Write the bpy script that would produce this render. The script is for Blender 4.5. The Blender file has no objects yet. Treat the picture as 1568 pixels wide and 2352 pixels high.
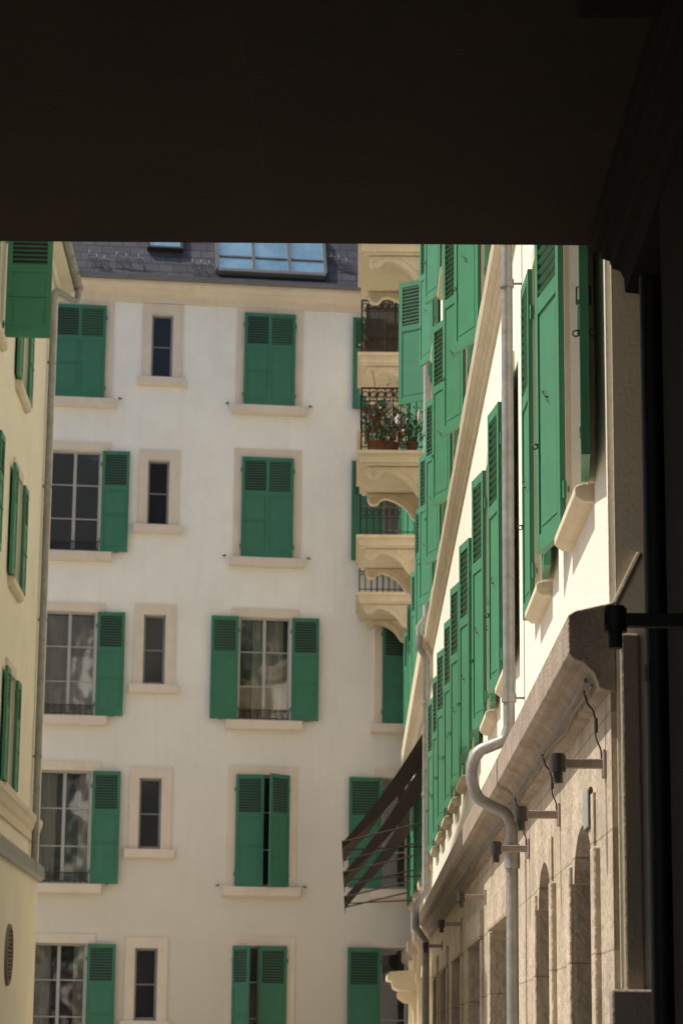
import bpy, math, random
from mathutils import Vector, Matrix
random.seed(7)
C = bpy.context.scene.collection
R = math.radians
# ---------------------------------------------------------------- camera
FP=5620.0; TH=math.atan(1223.7/FP); AZ=math.atan(39.7*math.cos(TH)/FP); RO=R(0.55)
CAM=Vector((0,0,1.6))
Fh=Vector((-math.sin(AZ),math.cos(AZ),0)); R0=Vector((math.cos(AZ),math.sin(AZ),0)); Z=Vector((0,0,1))
Fw=Fh*math.cos(TH)+Z*math.sin(TH); U0=-Fh*math.sin(TH)+Z*math.cos(TH)
Rt=R0*math.cos(RO)+U0*math.sin(RO); Up=U0*math.cos(RO)-R0*math.sin(RO)
def ray(px,py): return (Fw+Rt*((px-784)/FP)-Up*((py-1176)/FP))
def onY(px,py,Y):
    d=ray(px,py); return CAM+d*(Y/d.y)
class Frame:
    def __init__(s,o,rot):
        s.o=Vector((o[0],o[1],0)); s.rot=rot
        s.x=Vector((math.cos(rot),math.sin(rot),0)); s.y=Vector((-math.sin(rot),math.cos(rot),0))
    def loc(s,px,py,yo=0):
        d=ray(px,py); t=((s.o+s.y*yo-CAM).dot(s.y))/d.dot(s.y); P=CAM+d*t-s.o
        return P.dot(s.x),P.z
cd=bpy.data.cameras.new('camera'); cam=bpy.data.objects.new('camera',cd); C.objects.link(cam)
M=Matrix((( Rt.x,Up.x,-Fw.x,CAM.x),(Rt.y,Up.y,-Fw.y,CAM.y),(Rt.z,Up.z,-Fw.z,CAM.z),(0,0,0,1)))
cam.matrix_world=M
cd.sensor_fit='VERTICAL'; cd.sensor_height=36; cd.sensor_width=24; cd.lens=FP/2352*36; cd.clip_end=500; cd.clip_start=.05
cd.dof.use_dof=True; cd.dof.focus_distance=14.5; cd.dof.aperture_fstop=5.6
bpy.context.scene.camera=cam
# ---------------------------------------------------------------- materials
def mat(name,col,rough=.8,var=.12,vs=3.0,bump=.0,bs=60.,metal=0.,streak=0.,spec=.5,dirt=None,low=None):
    m=bpy.data.materials.new(name); m.use_nodes=True; nt=m.node_tree; N=nt.nodes; L=nt.links
    b=N['Principled BSDF']; b.inputs['Roughness'].default_value=rough; b.inputs['Metallic'].default_value=metal
    b.inputs['Specular IOR Level'].default_value=spec
    tc=N.new('ShaderNodeTexCoord')
    n=N.new('ShaderNodeTexNoise'); n.inputs['Scale'].default_value=vs; n.inputs['Detail'].default_value=6; n.inputs['Roughness'].default_value=.65
    L.new(tc.outputs['Object'],n.inputs['Vector'])
    mr=N.new('ShaderNodeMapRange'); mr.inputs[1].default_value=.3; mr.inputs[2].default_value=.7
    mr.inputs[3].default_value=1-var; mr.inputs[4].default_value=1+var*.6
    L.new(n.outputs['Fac'],mr.inputs[0])
    mul=N.new('ShaderNodeVectorMath'); mul.operation='SCALE'
    mul.inputs[0].default_value=col[:3]; L.new(mr.outputs[0],mul.inputs['Scale'])
    out=mul.outputs[0]
    if streak>0:
        mp=N.new('ShaderNodeMapping'); mp.inputs['Scale'].default_value=(2.6,2.6,.22); L.new(tc.outputs['Object'],mp.inputs[0])
        n2=N.new('ShaderNodeTexNoise'); n2.inputs['Scale'].default_value=2.2; n2.inputs['Detail'].default_value=8; n2.inputs['Roughness'].default_value=.7
        L.new(mp.outputs[0],n2.inputs['Vector'])
        m2=N.new('ShaderNodeMapRange'); m2.inputs[1].default_value=.5; m2.inputs[2].default_value=.8; m2.inputs[3].default_value=0; m2.inputs[4].default_value=streak
        L.new(n2.outputs['Fac'],m2.inputs[0])
        mx=N.new('ShaderNodeMix'); mx.data_type='RGBA'; L.new(m2.outputs[0],mx.inputs[0]); L.new(out,mx.inputs[6])
        d=dirt or (col[0]*.5,col[1]*.45,col[2]*.38)
        mx.inputs[7].default_value=(*d,1); out=mx.outputs[2]
    if low:   # painted shade: wall colour darkens towards the street, where less sky reaches
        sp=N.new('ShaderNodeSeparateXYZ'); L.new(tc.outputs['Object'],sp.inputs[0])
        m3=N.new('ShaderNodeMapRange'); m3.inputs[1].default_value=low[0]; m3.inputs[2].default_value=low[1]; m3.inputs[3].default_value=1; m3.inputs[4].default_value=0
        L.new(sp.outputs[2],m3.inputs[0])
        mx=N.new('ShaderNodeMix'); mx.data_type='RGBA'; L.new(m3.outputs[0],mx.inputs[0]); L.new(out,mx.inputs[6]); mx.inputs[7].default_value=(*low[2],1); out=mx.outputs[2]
    L.new(out,b.inputs['Base Color'])
    if bump>0:
        n3=N.new('ShaderNodeTexNoise'); n3.inputs['Scale'].default_value=bs; n3.inputs['Detail'].default_value=5
        L.new(tc.outputs['Object'],n3.inputs['Vector'])
        bp=N.new('ShaderNodeBump'); bp.inputs['Strength'].default_value=bump; bp.inputs['Distance'].default_value=.02
        L.new(n3.outputs['Fac'],bp.inputs['Height']); L.new(bp.outputs[0],b.inputs['Normal'])
    return m
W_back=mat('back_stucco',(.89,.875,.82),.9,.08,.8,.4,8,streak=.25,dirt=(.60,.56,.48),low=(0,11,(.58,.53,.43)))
W_right=mat('cream_stucco',(.90,.855,.75),.9,.06,1.4,.4,40,streak=.2,dirt=(.62,.54,.41))
W_left=mat('pale_yellow_stucco',(.87,.79,.62),.9,.08,1.0,.35,25,streak=.25,dirt=(.60,.51,.37))
W_far=mat('far_stucco',(.80,.72,.56),.9,.06,1.0,.3,30,streak=.15)
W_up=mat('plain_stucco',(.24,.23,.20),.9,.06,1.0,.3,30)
trim_b=mat('beige_surround',(.73,.64,.53),.85,.08,2,.15,30,streak=.2)
trim_r=mat('cream_trim',(.73,.63,.47),.8,.09,3,.25,50,streak=.35)
sand=mat('sandstone',(.38,.305,.245),.9,.30,7,.8,50,streak=.6,dirt=(.19,.15,.12))
green=mat('green_paint',(.050,.235,.125),.5,.12,5,.08,40,streak=.25,dirt=(.06,.17,.10))
green_b=mat('green_paint_worn',(.036,.183,.108),.6,.14,3,.05,40,streak=.35,dirt=(.045,.125,.08))
iron=mat('black_iron',(.018,.017,.016),.5,.2,8,.0)
zinc=mat('galvanised_zinc',(.33,.325,.31),.5,.28,9,.15,25,metal=.35,streak=.5,dirt=(.17,.16,.15))
frame_w=mat('window_paint',(.44,.43,.40),.5,.1,5)
frame_g=mat('grey_window_paint',(.28,.28,.28),.5,.1,5)
dark=mat('dark_room',(.030,.027,.026),.9,.2,2)
curtain=mat('curtain_cloth',(.75,.70,.62),.9,.1,6)
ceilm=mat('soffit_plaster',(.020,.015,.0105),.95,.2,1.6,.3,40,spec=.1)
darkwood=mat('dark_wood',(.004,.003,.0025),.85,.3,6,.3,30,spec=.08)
darkpipe=mat('dark_pipe',(.006,.0065,.006),.5,.2,6,spec=.15)
brown=mat('brown_steel',(.34,.27,.235),.6,.25,10,.2,60)
lampm=mat('lamp_casing',(.045,.038,.034),.45,.2,10)
ptrim=mat('passage_stone',(.30,.245,.185),.9,.15,3,.4,40,streak=.35)
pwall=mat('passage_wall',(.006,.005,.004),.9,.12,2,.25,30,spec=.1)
cloth=mat('awning_cloth',(.045,.032,.026),.9,.2,5)
terra=mat('terracotta',(.20,.065,.03),.8,.2,10)
leafm=mat('leaf',(.05,.12,.03),.6,.4,20)
leafr=mat('reddish_leaf',(.26,.06,.03),.6,.4,20)
lilac=mat('lilac_petal',(.35,.25,.5),.7,.2,20)
wood=mat('brown_wood',(.05,.026,.012),.7,.35,9,.3,30,streak=.5)
woodl=mat('broom_wood',(.5,.33,.15),.6,.2,9)
whitep=mat('white_plastic',(.6,.59,.56),.4,.05,9)
bluep=mat('enamel_plate',(.42,.43,.44),.3,.1,9)
crackm=mat('crack_shadow',(.006,.005,.004),1,.1,9)
pave=mat('paving_stone',(.37,.33,.27),.9,.2,2,.3,30)
shopf=mat('shop_frame',(.03,.027,.024),.5)
dglass=mat('dark_window_glass',(.02,.022,.028),.08,.1,3,.08,2,spec=.35)
def stone_mat():
    m=mat('limestone',(.55,.465,.36),.9,.32,2.2,1.0,18,streak=.65,dirt=(.25,.195,.15)); nt=m.node_tree; N=nt.nodes; L=nt.links
    b=N['Principled BSDF']; tc=N['Texture Coordinate']
    mp=N.new('ShaderNodeMapping'); mp.inputs['Rotation'].default_value=(R(90),0,0); L.new(tc.outputs['Object'],mp.inputs[0])
    br=N.new('ShaderNodeTexBrick'); br.inputs['Scale'].default_value=1; br.inputs['Brick Width'].default_value=1.3; br.inputs['Row Height'].default_value=.5
    br.inputs['Mortar Size'].default_value=.005; br.inputs['Color1'].default_value=(1,1,1,1); br.inputs['Color2'].default_value=(.88,.86,.83,1); br.inputs['Mortar'].default_value=(.5,.45,.4,1)
    L.new(mp.outputs[0],br.inputs['Vector'])
    mx=N.new('ShaderNodeMix'); mx.data_type='RGBA'; mx.blend_type='MULTIPLY'; mx.inputs[0].default_value=.8
    src=b.inputs['Base Color'].links[0].from_socket
    L.new(src,mx.inputs[6]); L.new(br.outputs['Color'],mx.inputs[7]); L.new(mx.outputs[2],b.inputs['Base Color']); return m
stone=stone_mat()
def slate_mat():
    m=mat('slate_tiles',(.052,.052,.062),.5,.3,6,.2,30); nt=m.node_tree; N=nt.nodes; L=nt.links
    b=N['Principled BSDF']; tc=N['Texture Coordinate']
    mp=N.new('ShaderNodeMapping'); mp.inputs['Rotation'].default_value=(R(62),0,0); L.new(tc.outputs['Object'],mp.inputs[0])
    br=N.new('ShaderNodeTexBrick'); br.inputs['Scale'].default_value=1; br.inputs['Brick Width'].default_value=.3; br.inputs['Row Height'].default_value=.13
    br.inputs['Mortar Size'].default_value=.012; br.inputs['Color1'].default_value=(1.3,1.3,1.3,1); br.inputs['Color2'].default_value=(.7,.7,.75,1); br.inputs['Mortar'].default_value=(.25,.25,.28,1)
    L.new(mp.outputs[0],br.inputs['Vector'])
    mx=N.new('ShaderNodeMix'); mx.data_type='RGBA'; mx.blend_type='MULTIPLY'; mx.inputs[0].default_value=1
    src=b.inputs['Base Color'].links[0].from_socket
    L.new(src,mx.inputs[6]); L.new(br.outputs['Color'],mx.inputs[7]); L.new(mx.outputs[2],b.inputs['Base Color']); return m
slate=slate_mat()
def glass_mat():
    m=bpy.data.materials.new('window_glass'); m.use_nodes=True; nt=m.node_tree; N=nt.nodes; L=nt.links
    N.remove(N['Principled BSDF']); o=N['Material Output']
    g=N.new('ShaderNodeBsdfGlossy'); g.inputs['Roughness'].default_value=.06; g.inputs['Color'].default_value=(.85,.9,1,1)
    t=N.new('ShaderNodeBsdfTransparent'); t.inputs['Color'].default_value=(.85,.85,.83,1)
    f=N.new('ShaderNodeFresnel'); f.inputs['IOR'].default_value=1.55
    ad=N.new('ShaderNodeMath'); ad.operation='ADD'; ad.inputs[1].default_value=.10; L.new(f.outputs[0],ad.inputs[0])
    tc=N.new('ShaderNodeTexCoord'); n=N.new('ShaderNodeTexNoise'); n.inputs['Scale'].default_value=1.2; L.new(tc.outputs['Object'],n.inputs['Vector'])
    bp=N.new('ShaderNodeBump'); bp.inputs['Strength'].default_value=.25; bp.inputs['Distance'].default_value=.05; L.new(n.outputs['Fac'],bp.inputs['Height']); L.new(bp.outputs[0],g.inputs['Normal'])
    mx=N.new('ShaderNodeMixShader'); L.new(ad.outputs[0],mx.inputs[0]); L.new(t.outputs[0],mx.inputs[1]); L.new(g.outputs[0],mx.inputs[2]); L.new(mx.outputs[0],o.inputs[0]); return m
glass=glass_mat()
skyglass=mat('coated_skylight_glass',(.42,.66,.72),.12,.35,1.2,metal=.85)
# ---------------------------------------------------------------- mesh builder
class MB:
    def __init__(s): s.v=[]; s.f=[]; s.m=[]
    def add(s,vs,fs,mi=0,M=None):
        o=len(s.v)
        s.v+= [tuple(M@Vector(p)) if M else tuple(p) for p in vs]
        s.f+= [tuple(i+o for i in f) for f in fs]; s.m+=[mi]*len(fs)
    def box(s,x0,x1,y0,y1,z0,z1,mi=0,M=None):
        s.add([(x0,y0,z0),(x1,y0,z0),(x1,y1,z0),(x0,y1,z0),(x0,y0,z1),(x1,y0,z1),(x1,y1,z1),(x0,y1,z1)],
              [(0,3,2,1),(4,5,6,7),(0,1,5,4),(1,2,6,5),(2,3,7,6),(3,0,4,7)],mi,M); return s
    def prism(s,prof,a,b,axis='x',mi=0,M=None):
        n=len(prof)
        def mk(t,p): return {'x':(t,p[0],p[1]),'y':(p[0],t,p[1]),'z':(p[0],p[1],t)}[axis]
        s.add([mk(a,p) for p in prof]+[mk(b,p) for p in prof],
              [tuple(range(n))[::-1],tuple(range(n,2*n))]+[(i,(i+1)%n,(i+1)%n+n,i+n) for i in range(n)],mi,M); return s
    def tube(s,pts,r,n=8,mi=0,closed=False,M=None):
        pts=[Vector(p) for p in pts]; vs=[]; k=len(pts); up=None
        rs=r if isinstance(r,(list,tuple)) else [r]*k
        for i,p in enumerate(pts):
            if closed: t=(pts[(i+1)%k]-pts[i-1])
            else: t=(pts[min(i+1,k-1)]-pts[max(i-1,0)])
            t.normalize()
            if up is None:
                up=Vector((0,0,1)) if abs(t.z)<.9 else Vector((1,0,0))
            a=t.cross(up)
            if a.length<1e-4: a=t.cross(Vector((0,1,0)))
            a.normalize(); b=a.cross(t); b.normalize(); up=b
            for j in range(n):
                q=2*math.pi*j/n; vs.append(p+a*math.cos(q)*rs[i]+b*math.sin(q)*rs[i])
        fs=[]
        for i in range(k if closed else k-1):
            for j in range(n):
                i2=(i+1)%k; fs.append((i*n+j,i*n+(j+1)%n,i2*n+(j+1)%n,i2*n+j))
        if not closed: fs+= [tuple(range(n))[::-1],tuple(range((k-1)*n,k*n))]
        s.add(vs,fs,mi,M); return s
    def ring(s,c,r,tr,ax='y',n=12,mi=0,m=5):
        pts=[]
        for i in range(n):
            q=2*math.pi*i/n; a=math.cos(q)*r; b=math.sin(q)*r
            pts.append({'x':(c[0],c[1]+a,c[2]+b),'y':(c[0]+a,c[1],c[2]+b),'z':(c[0]+a,c[1]+b,c[2])}[ax])
        return s.tube(pts,tr,m,mi,True)
    def mesh(s,name,mats,smooth=False):
        me=bpy.data.meshes.new(name); me.from_pydata(s.v,[],s.f)
        if not isinstance(mats,(list,tuple)): mats=[mats]
        for m in mats: me.materials.append(m)
        me.polygons.foreach_set('material_index',s.m)
        if smooth:
            me.polygons.foreach_set('use_smooth',[True]*len(me.polygons))
            try: me.set_sharp_from_angle(angle=R(40))
            except Exception: pass
        me.update(); return me
def put(name,me,parent=None,M=None,bevel=0):
    o=bpy.data.objects.new(name,me); C.objects.link(o)
    if parent: o.parent=parent
    if M is not None: o.matrix_local=M
    if bevel:
        b=o.modifiers.new('bevel','BEVEL'); b.width=bevel; b.segments=2; b.limit_method='ANGLE'
    return o
def part(name,mb,mats,parent=None,M=None,smooth=False,bevel=0): return put(name,mb.mesh(name,mats,smooth),parent,M,bevel)
def thing(name,label,cat,loc=(0,0,0),rot=0,group=None):
    o=bpy.data.objects.new(name,None); C.objects.link(o); o.location=loc; o.rotation_euler=(0,0,rot)
    o['label']=label; o['category']=cat
    if group: o['group']=group
    return o
def curve(pts,n=6):
    P=[Vector(p) for p in pts]; P=[P[0]*2-P[1]]+P+[P[-1]*2-P[-2]]; out=[]
    for i in range(1,len(P)-2):
        for k in range(n):
            t=k/n; a,b,c,d=P[i-1:i+3]
            out.append(.5*((2*b)+(c-a)*t+(2*a-5*b+4*c-d)*t*t+(3*b-a-3*c+d)*t**3))
    out.append(P[-2]); return out
def wall_sheet(mb,x0,x1,z0,z1,ops,depth=.22,ends=6):
    xs=sorted({x0,x1}|{v for o in ops for v in o[:2]}); zs=sorted({z0,z1}|{v for o in ops for v in o[2:4]})
    for i in range(len(xs)-1):
        for j in range(len(zs)-1):
            cx=(xs[i]+xs[i+1])/2; cz=(zs[j]+zs[j+1])/2
            if any(o[0]<cx<o[1] and o[2]<cz<o[3] for o in ops): continue
            mb.add([(xs[i],0,zs[j]),(xs[i+1],0,zs[j]),(xs[i+1],0,zs[j+1]),(xs[i],0,zs[j+1])],[(0,1,2,3)])
    for a,b,c,d in [o[:4] for o in ops]:
        D=depth
        mb.add([(a,0,c),(b,0,c),(b,0,d),(a,0,d),(a,D,c),(b,D,c),(b,D,d),(a,D,d)],[(0,4,5,1),(1,5,6,2),(2,6,7,3),(3,7,4,0)])
    if ends:
        for x in (x0,x1): mb.add([(x,0,z0),(x,ends,z0),(x,ends,z1),(x,0,z1)],[(0,1,2,3)])
    return mb
def shell(x0,x1,z0,z1,y0=.75,y1=6):
    return MB().box(x0+.05,x1-.05,y0,y1,z0,z1-.05)
SH={}
def shutter_mesh(w,h,lf=.4,hw=False,m=None,pitch=.055):
    key=(round(w,3),round(h,3),lf,hw,m.name if m else '')
    if key in SH: return SH[key]
    b=MB(); st=min(.065,w*.14); t=.019
    b.box(.004,st,-t,t,0,h); b.box(w-st,w-.004,-t,t,0,h)
    zl=h*(1-lf)
    for a,c in ((0,.09),(zl-.05,zl+.04),(h-.08,h)): b.box(st,w-st,-t+.001,t-.001,a,c)
    z=zl+.06
    while z<h-.09:
        Mx=Matrix.Translation((0,0,z))@Matrix.Rotation(R(42),4,'X'); b.box(st,w-st,-.025,.025,-.0035,.0035,0,Mx); z+=pitch
    b.box(st,w-st,-.003,.003,zl+.04,h-.08,1)
    b.box(st,w-st,-.009,.009,.09,zl-.05)
    b.box(st+.03,w-st-.03,-.013,.013,.13,zl-.10)
    for zz in (h*.1,h*.86):
        b.box(-.02,.10,-t-.005,-t+.001,zz,zz+.03); b.tube([(-.012,0,zz-.03),(-.012,0,zz+.06)],.011,6)
    if hw:
        for q in (-1,1):
            b.ring((w-.06,q*(t+.018),h*.27),.014,.004,'x',10,1); b.tube([(w-.06,q*t,h*.27+.014),(w-.06,q*(t+.018),h*.27+.014)],.004,5,1)
            b.tube([(w*.45,q*t,h*.37),(w*.45,q*(t+.012),h*.37),(w*.62,q*(t+.012),h*.395),(w*.62,q*t,h*.395)],.0045,5,1)
        b.box(.03,w-.03,-t-.010,-t+.001,h*.33,h*.33+.022)
    else:
        b.box(.03,w-.03,-t-.010,-t+.001,h*.36,h*.36+.02)
    SH[key]=b.mesh('shutter',[m or green,iron]); return SH[key]
def window(root,x0,x1,z0,z1,fm=frame_w,sm=trim_b,lw=None,left=None,right=None,lf=.4,hw=False,gm=green,bars=2,
           curt=0,guard=False,sw=.17,sill=(.16,.14,.2),surround=True,single=False,voff=.06,lwl=None,gl=None):
    b=MB(); a0,a1,c0,c1=x0+.002,x1-.002,z0+.006,z1-.002; Y0,Y1=.12,.17; fr=.042
    b.box(a0,a0+fr,Y0,Y1,c0,c1); b.box(a1-fr,a1,Y0,Y1,c0,c1); b.box(a0+fr,a1-fr,Y0,Y1,c0,c0+fr+.02); b.box(a0+fr,a1-fr,Y0,Y1,c1-fr,c1)
    mid=(a0+a1)/2; mw=.032
    if not single: b.box(mid-mw,mid+mw,Y0-.015,Y1-.002,c0+fr+.02,c1-fr)
    for k in range(bars):
        zz=c0+(c1-c0)*(k+1)/(bars+1)
        if single: b.box(a0+fr,a1-fr,Y0+.01,Y1-.01,zz-.011,zz+.011)
        else:
            b.box(a0+fr,mid-mw,Y0+.01,Y1-.01,zz-.011,zz+.011); b.box(mid+mw,a1-fr,Y0+.01,Y1-.01,zz-.011,zz+.011)
    w=part('window',b,fm,root)
    part('glass_pane',MB().box(a0+fr*.5,a1-fr*.5,.142,.148,c0+.02,c1-.02),gl or glass,w)
    if surround:
        s=MB(); e=.003
        s.box(x0-sw,x0-e,-.03,.01,z0,z1+e); s.box(x1+e,x1+sw,-.03,.01,z0,z1+e); s.box(x0-sw,x1+sw,-.031,.01,z1+e,z1+sw*1.1)
        part('stone_surround',s,sm,w)
    ex,pr,hh=sill
    if pr>0:
        s=MB(); s.prism([(-pr,z0-hh+.03),(-pr,z0-.01),(-pr+.02,z0+.002),(.11,z0+.008),(.11,z0-hh),(-pr+.04,z0-hh)],x0-ex,x1+ex)
        part('window_sill',s,sm,w,bevel=.005 if hw else 0)
    if guard:
        g=MB(); zt=z0+.22
        for zz in (z0+.05,zt): g.box(x0+.01,x1-.01,.02,.035,zz,zz+.018)
        n=int((x1-x0)/.12)
        for k in range(n+1):
            xx=x0+.02+(x1-x0-.04)*k/n; g.tube([(xx,.028,z0+.02),(xx,.028,zt+.03)],.007,4)
        for k in range(n): g.ring((x0+.02+(x1-x0-.04)*(k+.5)/n,.028,z0+.15),.035,.005,'y',8,0,4)
        part('window_guard',g,iron,w)
    if curt:
        n=26
        spans={1:[(a0+.05,a0+(a1-a0)*.36),(a1-(a1-a0)*.22,a1-.05)],2:[(a0+.05,a1-.05)],3:[(a0+.3,a1-.12)]}[curt]
        for (c_a,c_b) in spans:
            vs=[];fs=[]; cb=MB()
            for i in range(n+1):
                xx=c_a+(c_b-c_a)*i/n; yy=.24+.022*math.sin(i*1.25)+.01*math.sin(i*.5)
                vs+=[(xx,yy,c0+.05),(xx,yy,c1-.05)]
            for i in range(n): fs.append((2*i,2*i+2,2*i+3,2*i+1))
            cb.add(vs,fs); part('curtain',cb,curtain,w,smooth=True)
    lw=lw or (x1-x0)/2+.015; h=z1-z0-.02
    if left is not None: put('shutter',shutter_mesh(lwl or lw,h,lf,hw,gm),w,Matrix.Translation((x0-.012,-voff,z0+.012))@Matrix.Rotation(R(-left),4,'Z'))
    if right is not None: put('shutter',shutter_mesh(lw,h,lf,hw,gm),w,Matrix.Translation((x1+.012,-voff,z0+.012))@Matrix.Rotation(R(180+right),4,'Z'))
    return w
# ================================================================ BACK BUILDING
bA=R(7.9); p0=onY(600,2000,50.)
B=Frame((p0.x,p0.y),bA)
bk=thing('apartment_building','white apartment building with green shutters closing the far end of the lane','building',(p0.x,p0.y,0),bA)
rowC=[(619,722,934),(614,1052,1283),(606,1418,1656),(601,1780,2038),(595,2173,2425)]
zr=[(B.loc(x,b)[1],B.loc(x,t)[1]) for x,t,b in rowC]
sc=sum(B.loc(x,(t+b)/2)[0] for x,t,b in rowC)/5
rowL=[(181,808),(169,1158),(158,1528),(147,1908),(137,2290)]
sl=sum(B.loc(x,y)[0] for x,y in rowL)/5
rowN=[(372,722,868),(363,1057,1207),(355,1412,1573),(345,1787,1951),(336,2178,2345)]
sn=sum(B.loc(x,(t+b)/2)[0] for x,t,b in rowN)/5
zn=[(B.loc(x,b)[1],B.loc(x,t)[1]) for x,t,b in rowN]
sr=B.loc(877,1600)[0]+.54
ops=[];wins=[]
cst=[(0,0),(0,0),(178,178),(3,41),(60,3)]
lst=[(0,0),(177,177),(178,178),(177,177),(178,178)]
rst=[(178,178),(178,178),(0,0),(178,178),(178,178)]
for i in range(5):
    z0,z1=zr[i]
    for s,st,k in ((sl,lst[i],'l'),(sc,cst[i],'c'),(sr,rst[i],'r')):
        o=(s-.535,s+.535,z0,z1); ops.append(o); wins.append((o,st,k,i))
    ops.append((sn-.225,sn+.225,zn[i][0],zn[i][1]))
ztop=B.loc(500,694)[1]
XL,XR=-16,9
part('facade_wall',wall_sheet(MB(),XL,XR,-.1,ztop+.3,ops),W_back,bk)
part('room_interior',shell(XL,XR,0,ztop+.2),dark,bk)
for o,st,k,i in wins:
    window(bk,*o,fm=frame_w,sm=trim_b,lw=.575,left=st[0],right=st[1],lf=.36,gm=green_b,bars=2,
           curt={('l',2):2,('l',3):1,('c',2):3,('l',4):1,('l',1):0}.get((k,i),0),guard=(st[0]>90 and k!='r'),sw=.17,sill=(.25,.16,.2),voff=.075,
           lwl=.68 if (k=='r' and st[0]>90) else None,gl=dglass if (k=='c' and i>2) else None)
for i in range(5):
    window(bk,sn-.225,sn+.225,zn[i][0],zn[i][1],fm=frame_g,sm=trim_b,bars=1,single=True,sw=.2,sill=(.28,.13,.19),curt=0,gl=dglass)
c=MB(); zc=ztop; zt=B.loc(500,652,-.42)[1]
hh=zt-zc
c.prism([(0,zc-.1),(-.05,zc-.1),(-.06,zc+.02),(-.14,zc+.06),(-.16,zc+.18*hh),(-.26,zc+.45*hh),(-.30,zc+.5*hh),(-.36,zc+.78*hh),(-.42,zc+.8*hh),(-.42,zc+hh),(0,zc+hh)],XL,XR)
part('cornice',c,trim_b,bk)
c=MB(); c.prism([(-.40,zt+.003),(-.52,zt+.003),(-.54,zt+.03),(-.54,zt+.10),(-.50,zt+.10),(-.40,zt+.06)],XL,XR); part('gutter',c,mat('dark_gutter',(.16,.16,.17),.5,.2,4),bk)
sa=R(62); v=(math.cos(sa),math.sin(sa)); LR=4.2
rf=MB(); y0=-.38; z0=zt+.05
rf.prism([(y0,z0),(y0+v[0]*LR,z0+v[1]*LR),(y0+v[0]*LR+5,z0+v[1]*LR+1),(y0+7,z0)],XL,XR)
roof=part('roof',rf,slate,bk)
Mr=lambda s,u,o=0: Matrix.Translation((s,y0+v[0]*u,z0+v[1]*u))@Matrix.Rotation(sa,4,'X')
def roofloc(px,py):
    d=ray(px,py); n=(-B.y*math.sin(sa)+Z*math.cos(sa)); q=B.o+B.y*y0+Z*z0
    t=(q-CAM).dot(n)/d.dot(n); P=CAM+d*t
    rel=P-q; return rel.dot(B.x), rel.dot(B.y*v[0]+Z*v[1])
s0,u0=roofloc(500,630); s1,u1=roofloc(746,640); u0=(u0+u1)/2
S=MB(); Ms=Mr(s0,u0); wS=s1-s0; hS=1.35
S.box(0,wS,-.05,.03,.0,.16,0,Ms); S.box(0,wS,hS-.05,hS,.0,.16,0,Ms)
for k in range(4):
    xx=wS*k/3; S.box(xx-.035,xx+.035,.03,hS-.05,.0,.16,0,Ms)
S.box(0.03,wS-.03,.42,.45,.09,.13,0,Ms)
sk=part('skylight',S,mat('skylight_frame',(.12,.12,.13),.4,.1,3),bk)
part('skylight_pane',MB().box(.03,wS-.03,.03,hS-.05,.09,.10,0,Ms),skyglass,sk)
part('skylight_flashing',MB().box(-.12,wS+.12,-.25,-.05,.01,.03,0,Ms),iron,sk)
s2,u2=roofloc(338,572); s3,_=roofloc(420,572)
S=MB(); Ms=Mr(s2,u2); wS=s3-s2
for a in ((0,wS,-.05,.0),(0,wS,1.,1.05)): S.box(a[0],a[1],a[2],a[3],0,.12,0,Ms)
for xx in (0,wS-.06): S.box(xx,xx+.06,0,1.,0,.12,0,Ms)
sk=part('roof_window',S,iron,bk); part('skylight_pane',MB().box(.03,wS-.03,.0,1,.06,.07,0,Ms),skyglass,sk)
guardm=mat('snow_guard_zinc',(.2,.2,.22),.5,.2,6,metal=.3)
for px,py in ((205,592),(222,600),(240,604),(268,596),(290,600),(318,602),(442,612),(462,614),(480,616),(760,598),(778,604),(795,610)):
    s,u=roofloc(px,py); Ms=Mr(s,u)
    part('snow_guard',MB().tube([(0,0,0),(0,.02,.12),(0,.2,.03)],.010,5,0,False,Ms).box(-.12,.12,-.005,.008,.10,.115,0,Ms),guardm,bk)
for i in range(5):
    for s in (sl,sc):
        for q in (-1,1):
            part('shutter_hook',MB().tube([(s+q*.86,0,zr[i][0]+.02),(s+q*.86,-.09,zr[i][0]+.03),(s+q*.92,-.1,zr[i][0]+.0)],.014,5),iron,bk)
# ================================================================ LEFT BUILDING
p1=onY(88,2000,34.8); lA=R(90+1.93)
Lf=Frame((p1.x,p1.y),lA)
lb=thing('townhouse','pale yellow townhouse with green shutters along the left side of the lane','building',(p1.x,p1.y,0),lA)
def lx(px,py): return Lf.loc(px,py)[0]
L_rows=[(Lf.loc(72,965)[1],None,50,780),(Lf.loc(62,1400)[1],Lf.loc(60,1140)[1],41,1270),(Lf.loc(47,1840)[1],Lf.loc(44,1575)[1],26,1710)]
xc=sum(lx(p,y) for _,_,p,y in L_rows)/3-.25
ops=[];lw_=[]
hgt=L_rows[1][1]-L_rows[1][0]
for r,(z0,z1,_,_) in enumerate(L_rows):
    z1=z0+hgt
    for k in range(4):
        cx=xc-k*2.9; o=(cx-.42,cx+.42,z0,z1); ops.append(o); lw_.append((o,r,k))
XL2=-13; gy=-.29
eave=12.46
part('facade_wall',wall_sheet(MB(),XL2,0,0,eave,ops),W_left,lb)
part('room_interior',shell(XL2,0,0,eave),dark,lb)
for o,r,k in lw_:
    left,right=180,179.5
    if r==0 and k==1: right=92
    window(lb,*o,fm=frame_w,sm=trim_r,lw=.40 if not(r==0 and k==1) else .54,left=left,right=right,lf=.38,gm=green,sw=.12,sill=(.2,.08,.12),voff=.052)
zl=Lf.loc(90,1978,-.12)[1]
part('string_course',MB().prism([(0,zl+.06),(-.07,zl+.01),(-.09,zl-.03),(-.09,zl-.16),(-.05,zl-.2),(0,zl-.2)],XL2,.03),zinc,lb)
zk=Lf.loc(75,1862,-.1)[1]
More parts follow.
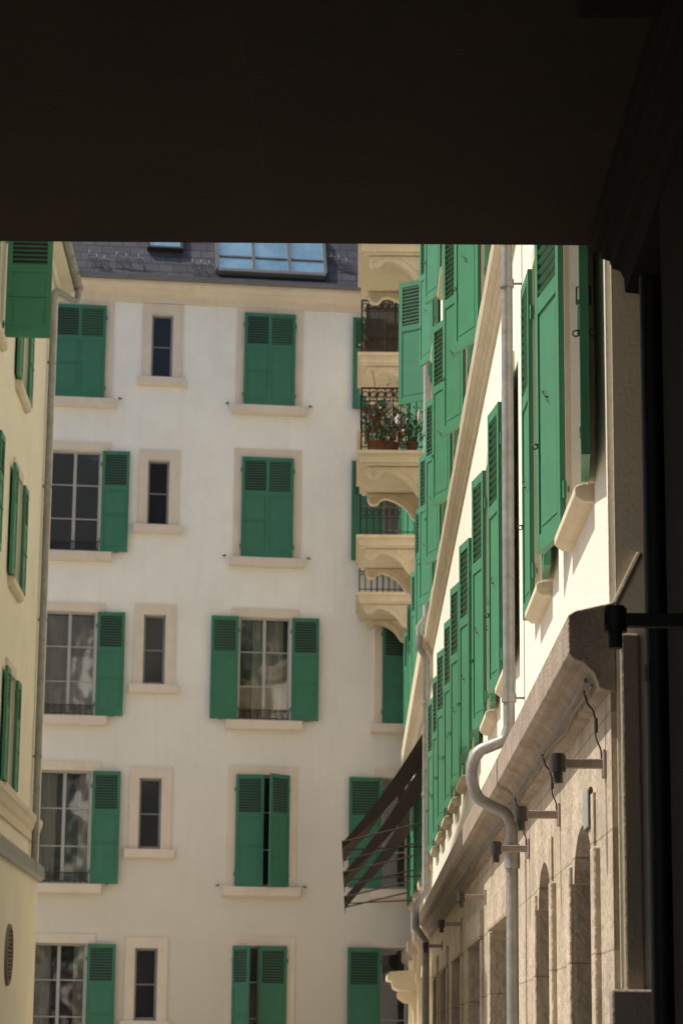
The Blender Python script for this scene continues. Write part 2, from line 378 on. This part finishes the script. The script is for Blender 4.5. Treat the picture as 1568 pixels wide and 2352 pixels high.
part('cornice',MB().prism([(0,zk),(-.09,zk),(-.09,zk-.06),(-.07,zk-.1),(-.05,zk-.18),(-.03,zk-.22),(-.03,zk-.34),(0,zk-.34)],XL2,-.5),trim_r,lb)
vx,vz=Lf.loc(18,2193); V=MB(); V.ring((vx,-.01,vz),.36,.03,'y',28)
for k in range(-6,7):
    zz=vz+k*.052; hw_=math.sqrt(max(0,.34**2-(k*.052)**2)); 
    V.box(-hw_,hw_,-.02,.02,-.004,.004,0,Matrix.Translation((vx,-.012,zz))@Matrix.Rotation(R(-35),4,'X'))
V.tube([(vx,.0,vz),(vx,-.004,vz)],.34,28,1)
part('round_vent',V,[mat('vent_metal',(.2,.17,.13),.6,.2,6),dark],lb)
E=MB(); E.prism([(.0,eave-.08),(-.05,eave-.08),(-.07,eave),(gy+.06,eave+.04),(gy+.06,eave+.13),(3,eave+2.6),(6,eave+2.6),(6,eave-.1)],XL2,.08)
part('eave',E,mat('eave_paint',(.70,.65,.54),.8,.1,3),lb)
G=MB(); pr=[]
for k in range(13):
    q=math.pi*k/12; pr.append((gy-.06*math.cos(q),eave+.13-.07*math.sin(q)))
pr+= [(gy+.053,eave+.13)]+[(gy-.053*math.cos(math.pi*(12-k)/12),eave+.131-.062*math.sin(math.pi*(12-k)/12)) for k in range(1,12)]+[(gy-.053,eave+.13)]
G.prism(pr,XL2,.10)
for k in range(0,16): G.prism([(gy-.067,eave+.14),(gy-.067,eave+.07),(gy,eave+.05),(gy+.067,eave+.07),(gy+.067,eave+.14)],.05-k*.8-.012,.05-k*.8+.012)
part('gutter',G,zinc,lb)
dx_=-1.35
D=MB(); D.tube(curve([(-.02,gy,eave+.07),(-.04,gy,eave-.06),(-.2,gy+.04,eave-.17),(-.75,-.18,eave-.27),(dx_+.08,-.09,eave-.36),(dx_,-.07,eave-.5),(dx_,-.07,eave-.8)],6)+[(dx_,-.07,zl-.15)],.048,12)
dp=part('drainpipe',D,zinc,lb,smooth=True)
for zz in (5.4,7.3,9.2,11): part('pipe_clamp',MB().tube([(dx_,-.07,zz),(dx_,-.07,zz+.04)],.06,12).box(dx_-.01,dx_+.01,-.07,0,zz+.01,zz+.03),zinc,dp)
# ================================================================ RIGHT NEAR BUILDING
XW=1.08; YN=10.35; YF=34.4
Rf=Frame((XW,YN),R(-90))
rb=thing('townhouse','sunlit cream townhouse with green shutters and stone ground floor along the right side','building',(XW,YN,0),R(-90))
LX=-(YF-YN)
rz=[(4.12,6.24),(7.56,9.70),(11.0,13.05)]
ops=[];ww=[]
HG=[12.08,14.25,17.4,19.6,22.1,24.3,26.4,28.5,30.6,32.7]
HG2=[12.1,16.3,20.3,23.3,26.6,30.0,33.0]
for r,(z0,z1) in enumerate(rz):
    for k,hg in enumerate(HG if r==0 else HG2):
        x0=-(hg-YN); o=(x0,x0+(1.12 if k==0 and r==0 else .88 if r==0 else 1.1),z0,z1-(.05 if r==0 and k>3 else 0))
        ops.append(o); ww.append((o,r,k))
zL=Rf.loc(1300,1420,-.18)[1]
part('upper_wall',wall_sheet(MB(),LX,0,zL-.1,16,ops),W_right,rb)
gops=[]
for k,(a,b_) in enumerate(((11.05,12.15),(13.45,14.5),(17.2,19.4),(20.9,23.2),(24.8,27.0),(28.6,30.6),(31.8,33.4))):
    gops.append((-(b_-YN),-(a-YN),.9 if k in (1,3) else 0.0,2.72))
part('ground_floor_wall',wall_sheet(MB(),LX,0,-.1,zL-.1,gops,depth=.3),stone,rb)
part('room_interior',shell(LX,0,0,15.9),dark,rb)
for o,r,k in ww:
    la={0:172.5,1:161,2:161}[r]+random.uniform(-2.2,2.2)
    ra=178+random.uniform(-1.,1)
    if r==0 and k==1: la=178
    if r==0 and k==0: ra=175; la=171.5
    window(rb,*o,fm=frame_w,sm=trim_r,lw=(.44 if k else .55) if r==0 else .54,left=la,right=ra,lf=.36,hw=True,gm=green,sw=.09,sill=(.02,.09,.08),voff=.04)
for k_,o in enumerate(gops):
    x0,x1,z0,z1=o; hw=(x1-x0)/2; arch=k_<2
    if arch:
        b=MB(); pr=[(x0+.004,z1+.003),(x0+.004,z1-.34)]
        for k in range(13):
            q=math.pi*k/12; pr.append(((x0+x1)/2-math.cos(q)*(hw-.10),z1-.34+.24*math.sin(q)))
        pr+=[(x1-.004,z1-.34),(x1-.004,z1+.003)]
        b.prism(pr,-.012,.28,'y'); part('arch_lintel',b,stone,rb)
    else:
        part('lintel',MB().box(x0-.1,x1+.1,-.04,.27,z1-.24,z1+.003),stone,rb,bevel=.01)
    b=MB(); fr=.06
    b.box(x0+.002,x0+fr,.2,.26,z0,z1); b.box(x1-fr,x1-.002,.2,.26,z0,z1); b.box((x0+x1)/2-.03,(x0+x1)/2+.03,.2,.26,z0,z1)
    b.box(x0+fr,x1-fr,.2,.26,z0+.005,z0+.08); b.box(x0+fr,x1-fr,.205,.255,z0+(z1-z0)*.62,z0+(z1-z0)*.62+.04)
    w=part('shop_window',b,shopf,rb)
    part('glass_pane',MB().box(x0+.03,x1-.03,.225,.231,z0+.02,z1-.02),dglass,w)
    if z0>.5: part('window_sill',MB().box(x0-.08,x1+.08,-.08,.2,z0-.12,z0+.006),sand,w,bevel=.008)
    for xa,xb in ((x0-.16,x0-.003),(x1+.003,x1+.16)):
        part('stone_jamb',MB().box(xa,xb,-.03,.01,z0,z1-.25),stone,w,bevel=.01)
lp=[(.02,zL+.06),(-.15,zL+.02),(-.18,zL),(-.18,zL-.165),(-.155,zL-.19),(-.12,zL-.20),(-.07,zL-.25),(-.05,zL-.31),(.02,zL-.33)]
b=MB(); n=17
for k in range(n):
    a=.03-(abs(LX)+.03)*k/n; e=.03-(abs(LX)+.03)*(k+1)/n; b.prism(lp,e+.004,a)
part('stone_ledge',b,sand,rb,bevel=.006)
zc2=7.12
part('cornice',MB().prism([(.02,zc2-.04),(-.03,zc2-.04),(-.035,zc2+.01),(-.06,zc2+.03),(-.065,zc2+.07),(-.10,zc2+.09),(-.115,zc2+.11),(-.13,zc2+.17),(.02,zc2+.20)],LX,.02),trim_r,rb)
part('roof',MB().box(LX,0,-.4,6,16,16.3),slate,rb)
px_,_=Rf.loc(1166,1200,-.10)
zA=zL
P=[(px_,-.10,15.8),(px_,-.10,zA+.24)]+curve([(px_,-.10,zA+.20),(px_,-.13,zA+.12),(px_,-.21,zA+.08),(px_,-.295,zA+.04),(px_,-.335,zA-.04),(px_,-.34,zA-.14),(px_,-.30,zA-.25),(px_,-.21,zA-.31),(px_,-.13,zA-.35),(px_,-.09,zA-.43),(px_,-.085,zA-.53)],6)+[(px_,-.085,0)]
dp=part('drainpipe',MB().tube(P,.038,16),zinc,rb,smooth=True)
for zz,yy in ((zA+.36,-.10),(6.55,-.10),(9.5,-.1),(12.5,-.1)):
    c=MB().tube([(px_,yy,zz),(px_,yy,zz+.055)],.048,16)
    c.tube([(px_,yy+.02,zz+.028),(px_,0.01,zz+.028)],.008,6).tube([(px_-.04,yy,zz+.028),(px_-.08,yy,zz+.028)],.008,6)
    part('pipe_clamp',c,zinc,dp)
part('pipe_collar',MB().tube([(px_,-.085,zA-.70),(px_,-.085,zA-.55)],.050,16),zinc,dp)
px2=-(YF-.15-YN)
dp=part('drainpipe',MB().tube([(px2,-.10,15.8),(px2,-.10,7.55),(px2,-.20,7.4),(px2,-.20,7.1),(px2,-.10,6.95),(px2,-.10,3.7),(px2,-.24,3.5),(px2,-.24,3.2),(px2,-.1,3.),(px2,-.1,0)],.05,12),zinc,rb,smooth=True)
for zz in (5,6.3,8.6,10.2,12): part('pipe_clamp',MB().tube([(px2,-.1,zz),(px2,-.1,zz+.05)],.062,12),zinc,dp)
zcon=zL-.27
cm=mat('conduit_grey',(.2,.18,.16),.6,.2,6)
part('conduit',MB().tube([(-.05,-.10,zcon)]+[(-.05-.5*k,-.10+random.uniform(-.006,.006),zcon-random.uniform(0,.02)) for k in range(1,46)],.011,6),cm,rb)
part('cable',MB().tube([(-.05,-.075,zcon-.02)]+[(-.05-.45*k,-.075+random.uniform(-.01,.01),zcon-.02-random.uniform(0,.03)) for k in range(1,50)],.007,5),cm,rb)
LT={10.6:'nearest the dark passage, above the arched window',13.0:'just this side of the grey drainpipe elbow',15.3:'crossing the lower grey drainpipe',
 20.4:'first beyond the grey drainpipe',25.0:'second beyond the grey drainpipe',30.6:'farthest of the row'}
def lamp(X,Y,zz,label,al=.235,sc=1,am=brown,box=True,ins=.03):
    t=thing('wall_lamp',label,'lamp',(X,Y,zz),0,'wall lamps on arms under the stone ledge')
    part('arm',MB().box(-al,0,-.022*sc,.022*sc,-.020*sc,.020*sc).box(-.012,0.0,-.05,.05,-.06,.06),am,t,bevel=.004)
    q=-al+ins
    h=MB().tube([(q,0,-.036*sc),(q,0,.036*sc)],.036*sc,20).tube([(q,0,-.085*sc),(q,0,-.036*sc)],.022*sc,16).tube([(q,0,.036*sc),(q,0,.043*sc)],.030*sc,20)
    part('lamp_head',h,lampm if am is brown else am,t,smooth=True)
    if box:
        jz=zL-.44-zz
        part('junction_box',MB().box(-.045,-.03,-.018,.018,jz-.03,jz+.035),lampm,t,bevel=.005)
        part('cable',MB().tube(curve([(-.04,0,jz-.03),(-.035,.0,jz-.06),(-.018,.0,.06),(-.015,.0,.0)],5),.004,6),lampm,t,smooth=True)
        part('cable',MB().tube(curve([(-.04,0,jz+.03),(-.05,0,jz+.07),(-.07,.02,jz+.10),(-.085,.03,jz+.16)],5),.005,6),lampm,t,smooth=True)
    return t
for Y,l in LT.items(): lamp(XW-.002,Y,2.80,'brown arm wall lamp, '+l,box=Y<18)
x_,z_=Rf.loc(1331,1860,-.05)
t=thing('sign_plate','small grey enamel plate on the wall beside the nearest arched window','sign',(XW-.004,YN-x_,z_),R(-90))
part('plate',MB().box(-.10,.10,-.022,-.012,-.085,.085),bluep,t,bevel=.003)
part('plate_border',MB().box(-.11,.11,-.011,.0,-.095,.095),lampm,t)
# ================================================================ RIGHT FAR BUILDING
XF=1.12
fb=thing('townhouse','cream townhouse with stacked scrolled balconies beyond the far grey drainpipe on the right','building',(XF,YF,0),R(-90))
FX=-15.3
ZU=13.75
fz=[(4.2,6.0),(7.6,9.5),(10.62,12.6),(13.95,15.9)]
bt=[36.1,42.4,48.0]
ops=[];fw=[]
for r,(z0,z1) in enumerate(fz):
    for k,t in enumerate((35.15,37.5,40.2,43.4,46.4)):
        a,b_=(z0,z1) if not(r==2 and k==0) else (11.08,13.02)
        if r==3 and k==0: continue
        o=(-(t+.45-YF),-(t-.45-YF),a,b_); ops.append(o); fw.append((o,r,k))
part('facade_wall',wall_sheet(MB(),FX,-.003,0,17,ops),W_far,fb)
part('room_interior',shell(FX,0,0,16.9),dark,fb)
part('roof',MB().box(FX,0,-.4,6,17,17.3),slate,fb)
for o,r,k in fw:
    window(fb,*o,fm=frame_w,sm=trim_r,lw=.5,lwl=.56 if (r==2 and k==0) else None,left={0:174,1:165,2:150,3:150}[r] if k else {0:172,1:158,2:126}[r],right=176,lf=.38,gm=green,sw=.09,sill=(.06,.1,.12) if r<2 or k==0 else (.06,.0,.1))
part('cornice',MB().prism([(.02,6.9),(-.05,6.9),(-.1,7.05),(-.2,7.1),(-.22,7.3),(.02,7.35)],FX-.05,-.01),trim_r,fb)
part('stone_ledge',MB().prism([(.02,zL+.05),(-.18,zL),(-.18,zL-.18),(-.05,zL-.3),(.02,zL-.3)],FX,-.01),sand,fb)
for t in (35.0,38.3,41.5,44.8):
    x=-(t-YF); part('pilaster',MB().box(x-.35,x,-.14,.01,0,zL-.31).box(x-.39,x+.04,-.17,.012,2.55,2.7).box(x-.39,x+.04,-.17,.012,0,.4),trim_r,fb)
def scroll_prof():
    pts=[(0,-.02),(-.98,-.02),(-.98,-.10)]
    P=[(-.98,-.10),(-.93,-.19),(-.82,-.19),(-.76,-.12),(-.66,-.10),(-.5,-.16),(-.35,-.27),(-.26,-.4),(-.2,-.46),(-.1,-.48),(0,-.42)]
    return pts+[(p.x,p.y) for p in curve([(a,b,0) for a,b in P],4)[1:]]
def balcony(t,z,L=2.2,dep=1.10):
    x1=-(t-YF); x0=x1-L
    s=MB(); s.box(x0,x1,-dep,0.01,z-.16,z-.03); s.box(x0-.05,x1+.05,-dep-.05,.01,z-.03,z+.02); s.box(x0+.04,x1-.04,-dep+.04,.01,z-.2,z-.16)
    b=part('balcony',s,trim_r,fb)
    for xx in (x1-.26,x0+.1):
        k=MB(); k.prism([(p[0]*dep/1.1,p[1]) for p in scroll_prof()],xx,xx+.16,'x',0,Matrix.Translation((0,0,z-.19)))
        for side in (xx+.162,xx-.002):
            for cy,cz,r in ((-.88,-.13,.055),(-.88,-.13,.025),(-.16,-.3,.1),(-.16,-.3,.055),(-.16,-.3,.02)):
                k.ring((side,cy*dep/1.1,z-.19+cz),r,.015,'x',14)
            k.tube([(side,p[0]*dep/1.1,z-.19+p[1]+.05) for p in ((-.80,-.13),(-.68,-.08),(-.5,-.11),(-.35,-.2),(-.25,-.3))],.014,5)
        part('bracket',k,trim_r,b)
    g=MB(); zt=z+1.0; y0=-dep+.02
    segs=[((x1,0),(x1,y0)),((x1,y0),(x0,y0)),((x0,y0),(x0,0))]
    for (ax,ay),(bx,by) in segs:
        Ln=math.hypot(bx-ax,by-ay); n=max(3,round(Ln/.12))
        for zz,rr in ((z+.08,.011),(z+.80,.010),(zt,.017)): g.tube([(ax,ay,zz),(bx,by,zz)],rr,5)
        for k in range(n+1):
            f=k/n; q=(ax+(bx-ax)*f,ay+(by-ay)*f); g.tube([(q[0],q[1],z+.02),(q[0],q[1],zt)],.014 if k in (0,n) else .009,5)
        axn='x' if abs(bx-ax)<.01 else 'y'
        for k in range(n):
            f=(k+.5)/n; q=(ax+(bx-ax)*f,ay+(by-ay)*f)
            g.ring((q[0],q[1],z+.90),.05,.009,axn,10,0,4)
    part('railing',g,iron,b); return b
for z in (10.4,ZU):
    for t in bt: balcony(t,z)
b=MB(); b.prism([(.01,2.78),(-.55,2.74),(-.6,2.70),(-.6,2.62),(-.52,2.60),(-.5,2.50),(-.42,2.46),(.01,2.44)],-6.6,-5.0)
for xx in (-5.2,-6.5): b.prism([(.01,2.44),(-.42,2.44),(-.42,2.36),(-.32,2.28),(-.2,2.26),(-.12,2.1),(-.08,1.95),(.01,1.9)],xx-.14,xx)
part('door_canopy',b,trim_r,fb)
for i,(t,ln,zb_,lab) in enumerate(((36.0,3.6,4.40,'dark brown folding awning nearest the far drainpipe, highest of the three'),(40.4,3.6,4.26,'dark brown folding awning, middle of the three low on the right'),(44.8,3.4,4.12,'dark brown folding awning farthest down the lane, lowest of the three'))):
    a=thing('awning',lab,'awning',(XF,t,zb_),R(-90),group='dark awnings leaning out over the lane')
    yw,zw,yf,zf=-.05,1.86,-1.30,.10
    def pt(f): return (yw+(yf-yw)*f, zw+(zf-zw)*f-.10*math.sin(math.pi*f))
    m=MB(); pr=[pt(k/10) for k in range(11)]; pr2=[(p[0],p[1]-.02) for p in pr[::-1]]
    m.prism(pr+pr2,-ln,0)
    part('canopy',m,cloth,a)
    part('side_flap',MB().prism([pt(k/10) for k in range(11)]+[(pt(k/10)[0],pt(k/10)[1]-.08-.42*(1-k/10)) for k in range(10,-1,-1)],.001,.005),cloth,a)
    part('valance',MB().box(-ln,0,yf-.01,yf,zf-.12,zf),cloth,a)
    part('front_bar',MB().tube([(.03,yf,zf),(-ln-.03,yf,zf)],.022,8),cloth,a)
    part('roller_box',MB().box(-ln-.05,.05,-.09,-.003,zw-.02,zw+.09),cloth,a)
    for xx in (.02,-ln-.02): part('arm',MB().tube([(xx,0,.42),(xx,yf,zf)],.016,6),cloth,a)
    part('arm',MB().tube([(.02,0,.05),(.02,yf,zf-.12)],.012,6),cloth,a)
def plant(x,y,z,label,r=.12,h=.35,n=90,flower=None,pm=terra,w=.11,box=None):
    t=thing('potted_plant',label,'plant',(x,y,z),0,'potted plants on the balconies')
    if box: part('planter',MB().box(-box[0]/2,box[0]/2,-box[1]/2,box[1]/2,0,.2).box(-box[0]/2-.01,box[0]/2+.01,-box[1]/2-.01,box[1]/2+.01,.18,.205),pm,t)
    else: part('pot',MB().tube([(0,0,0),(0,0,.17),(0,0,.171),(0,0,.2)],[w*.7,w,w*1.12,w*1.12],14),pm,t,smooth=True)
    m=MB()
    for k in range(n):
        p=Vector((max(-r*1.6,min(r*1.6,random.gauss(0,r))),random.gauss(0,r),.16+abs(random.gauss(h*.4,h*.35))))
        Mx=Matrix.Translation(p)@Matrix.Rotation(random.uniform(0,6.3),4,'Z')@Matrix.Rotation(random.uniform(-1.2,1.2),4,'X')
        s=random.uniform(.025,.055); m.add([(-s*.5,0,0),(0,-s,0),(s*.5,0,0),(0,s,.01)],[(0,1,2,3)],1 if flower and random.random()<.35 else 0,Mx)
    for k in range(5): m.tube([(0,0,.15),(random.gauss(0,r*.6),random.gauss(0,r*.6),.2+h*.6)],.005,4)
    part('leaves',m,[leafm,flower or leafm],t)
zb=10.43
plant(.26,36.35,zb+.38,'orange terracotta pot with a reddish leafy plant on the balcony railing corner',.11,.3,190,leafr,w=.08)
plant(.50,36.5,zb,'terracotta pot of tall bushy greenery in the middle of the balcony',.17,.8,420,leafr,w=.12)
plant(.82,36.4,zb,'terracotta pot of low green plant beside the wall end of the balcony',.13,.6,320,w=.09)
plant(.33,36.40,zb,'long terracotta planter box of herbs on the balcony floor',.14,.35,260,None,terra,box=(.4,.16))
plant(.13,36.6,zb+.25,'pot of pale lilac flowers at the outer balcony corner',.05,.18,80,lilac,w=.05)
plant(.14,42.7,ZU+.03,'trailing green climber in a pot on the upper balcony by the wooden screen',.08,.7,180,w=.09)
t=thing('watering_can','white watering can hanging on the inside of the balcony railing','watering can',(.60,36.25,zb+.45)); s=.045
part('body',MB().tube([(0,0,0),(0,0,.10),(0,0,.13),(0,0,.15)],[s,s*.95,s*.4,s*.4],12),whitep,t,smooth=True)
part('spout',MB().tube([(-s*.8,0,.03),(-s*2,0,.14)],.012,6),whitep,t); part('handle',MB().tube(curve([(s*.8,0,.03),(s*1.7,0,.08),(s*.5,0,.14)],4),.008,6),whitep,t)
t=thing('bottle','white plastic bottle at the wall end of the balcony railing','bottle',(.92,36.25,zb+.50)); s=.032
part('body',MB().tube([(0,0,0),(0,0,.12),(0,0,.16),(0,0,.19)],[s,s*.95,s*.4,s*.4],12),whitep,t,smooth=True); part('cap',MB().tube([(0,0,.19),(0,0,.215)],s*.45,10),leafm,t)
t=thing('broom','wooden broom handle leaning over the balcony railing','broom',(.40,36.4,zb))
part('handle',MB().tube([(0,0,.05),(-.2,.05,1.35)],.014,8),woodl,t); part('brush',MB().box(-.12,.12,-.03,.03,0,.08),wood,t)
b=MB()
for k in range(24):
    xx=.12+k*.038; yo=random.uniform(0,.015); b.box(xx,xx+.031,-.01+yo,.005+yo,0,.95+.12*random.random())
t=thing('privacy_screen','brown wooden slat screen on the upper second balcony','screen',(0,42.55,ZU+.02))
part('slats',b,wood,t)
for q in (.3,.85): part('rail',MB().box(.1,1.05,-.03,-.012,q,q+.03),wood,t)
# ================================================================ PASSAGE BUILDING (over the camera)
ps=thing('passage_building','dark unlit building whose flat soffit spans the lane overhead','building',(0,0,0))
ZC=1.6+3.44
d=ray(700,559); tt=(ZC-1.6)/d.z; YE=(d*tt).y
XS=1.285; YB=4.0
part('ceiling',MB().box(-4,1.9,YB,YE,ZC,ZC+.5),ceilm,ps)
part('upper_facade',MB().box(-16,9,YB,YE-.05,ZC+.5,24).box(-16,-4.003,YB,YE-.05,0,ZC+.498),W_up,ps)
for k in range(5):
    for j in range(4):
        xx=-12+k*2.9; zz=6.4+j*3.3; part('window',MB().box(xx,xx+1,YE-.04,YE-.03,zz,zz+1.9),glass,ps)
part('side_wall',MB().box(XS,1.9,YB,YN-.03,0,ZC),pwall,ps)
shaded=mat('shaded_plaster',(.90,.80,.62),.9,.08,2,.4,40,streak=.2)
part('far_side_wall',MB().box(-4,-3.6,YB,YE-.01,0,ZC),shaded,ps)
def onZ(px,py,z):
    d=ray(px,py); return CAM+d*((z-1.6)/d.z)
cr=[(545,60),(556,110),(566,165),(573,200),(580,240),(592,300),(600,360),(607,410),(616,460),(624,520)]
m=MB(); pts=[onZ(x+random.uniform(-2,2),y,ZC-.0005) for x,y in cr]
m.tube(pts,.0012,4); part('ceiling_crack',m,crackm,ps)
def XZ(px,py,Y):
    p=onY(px,py,Y); return (p.x,p.z)
YC=YE-.25
pf=[XZ(1357,566,YC),XZ(1360,580,YC),XZ(1376,584,YC),XZ(1380,594,YC),XZ(1398,600,YC),XZ(1404,616,YC),XZ(1424,624,YC),XZ(1432,640,YC),XZ(1434,672,YC),XZ(1470,676,YC),(1.30,XZ(1470,676,YC)[1]),(1.30,ZC-.004),(XZ(1357,560,YC)[0],ZC-.004)]
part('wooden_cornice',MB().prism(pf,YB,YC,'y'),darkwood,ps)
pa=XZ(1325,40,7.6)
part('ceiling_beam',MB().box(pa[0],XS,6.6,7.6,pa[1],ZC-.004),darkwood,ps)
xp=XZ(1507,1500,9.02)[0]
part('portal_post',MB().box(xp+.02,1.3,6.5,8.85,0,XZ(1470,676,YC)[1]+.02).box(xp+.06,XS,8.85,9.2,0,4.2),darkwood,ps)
dp=part('drainpipe',MB().tube([(xp,9.02,0),(xp,9.02,4.5)],.042,16),darkpipe,ps,smooth=True)
zz=XZ(1502,1545,9.02)[1]
part('pipe_collar',MB().tube([(xp,9.02,zz-.03),(xp,9.02,zz+.03)],.05,16),darkpipe,dp)
part('return_wall',MB().box(XW+.025,1.6,YN-.02,YN-.004,0,ZC+.4),shaded,ps)
a=XZ(1424,1600,YN-.05)[0]; b_=XZ(1466,1600,YN-.05)[0]
part('stone_pilaster',MB().box(a,b_,YN-.09,YN-.022,0,XZ(1440,1462,YN)[1]),ptrim,ps,bevel=.01)
part('stone_plinth',MB().box(XZ(1390,2100,YN)[0],XS-.002,YN-.2,YN-.092,0,XZ(1440,2275,YN)[1]),ptrim,ps,bevel=.01)
a=XZ(1468,1270,10.3); b_=XZ(1412,1385,10.3)
part('wall_pipe',MB().tube([(a[0],YN-.04,a[1]),(b_[0],YN-.04,b_[1])],.014,8),ptrim,ps)
lp1=XZ(1411,1425,8.3)
lamp(lp1[0]+.345,8.3,lp1[1],'large black wall lamp on its arm against the dark passage wall',.385,1.15,darkpipe,box=False,ins=.04)
# ================================================================ GROUND
g=MB(); g.add([(-300,-300,0),(300,-300,0),(300,300,0),(-300,300,0)],[(0,1,2,3)])
o=part('street',g,pave); o['kind']='structure'
# ================================================================ LIGHT
el=R(60.5); sx,sy=-.997,.07
sd=Vector((sx*math.cos(el),sy*math.cos(el),math.sin(el)))
sun=bpy.data.lights.new('sun','SUN'); sun.energy=5; sun.angle=R(.5); sun.color=(1,.93,.80)
so=bpy.data.objects.new('sun',sun); C.objects.link(so); so.rotation_euler=(-sd).to_track_quat('-Z','Y').to_euler(); so.location=(0,20,40)
w=bpy.data.worlds.new('World'); bpy.context.scene.world=w; w.use_nodes=True; nt=w.node_tree
sky=nt.nodes.new('ShaderNodeTexSky'); sky.sky_type='NISHITA'; sky.sun_disc=False; sky.sun_elevation=el; sky.sun_rotation=math.atan2(sx,sy)
sky.dust_density=3.5; sky.air_density=1.0
nt.links.new(sky.outputs[0],nt.nodes['Background'].inputs[0]); nt.nodes['Background'].inputs[1].default_value=.15
vs=bpy.context.scene.view_settings; vs.view_transform='Standard'; vs.look='None'; vs.exposure=0
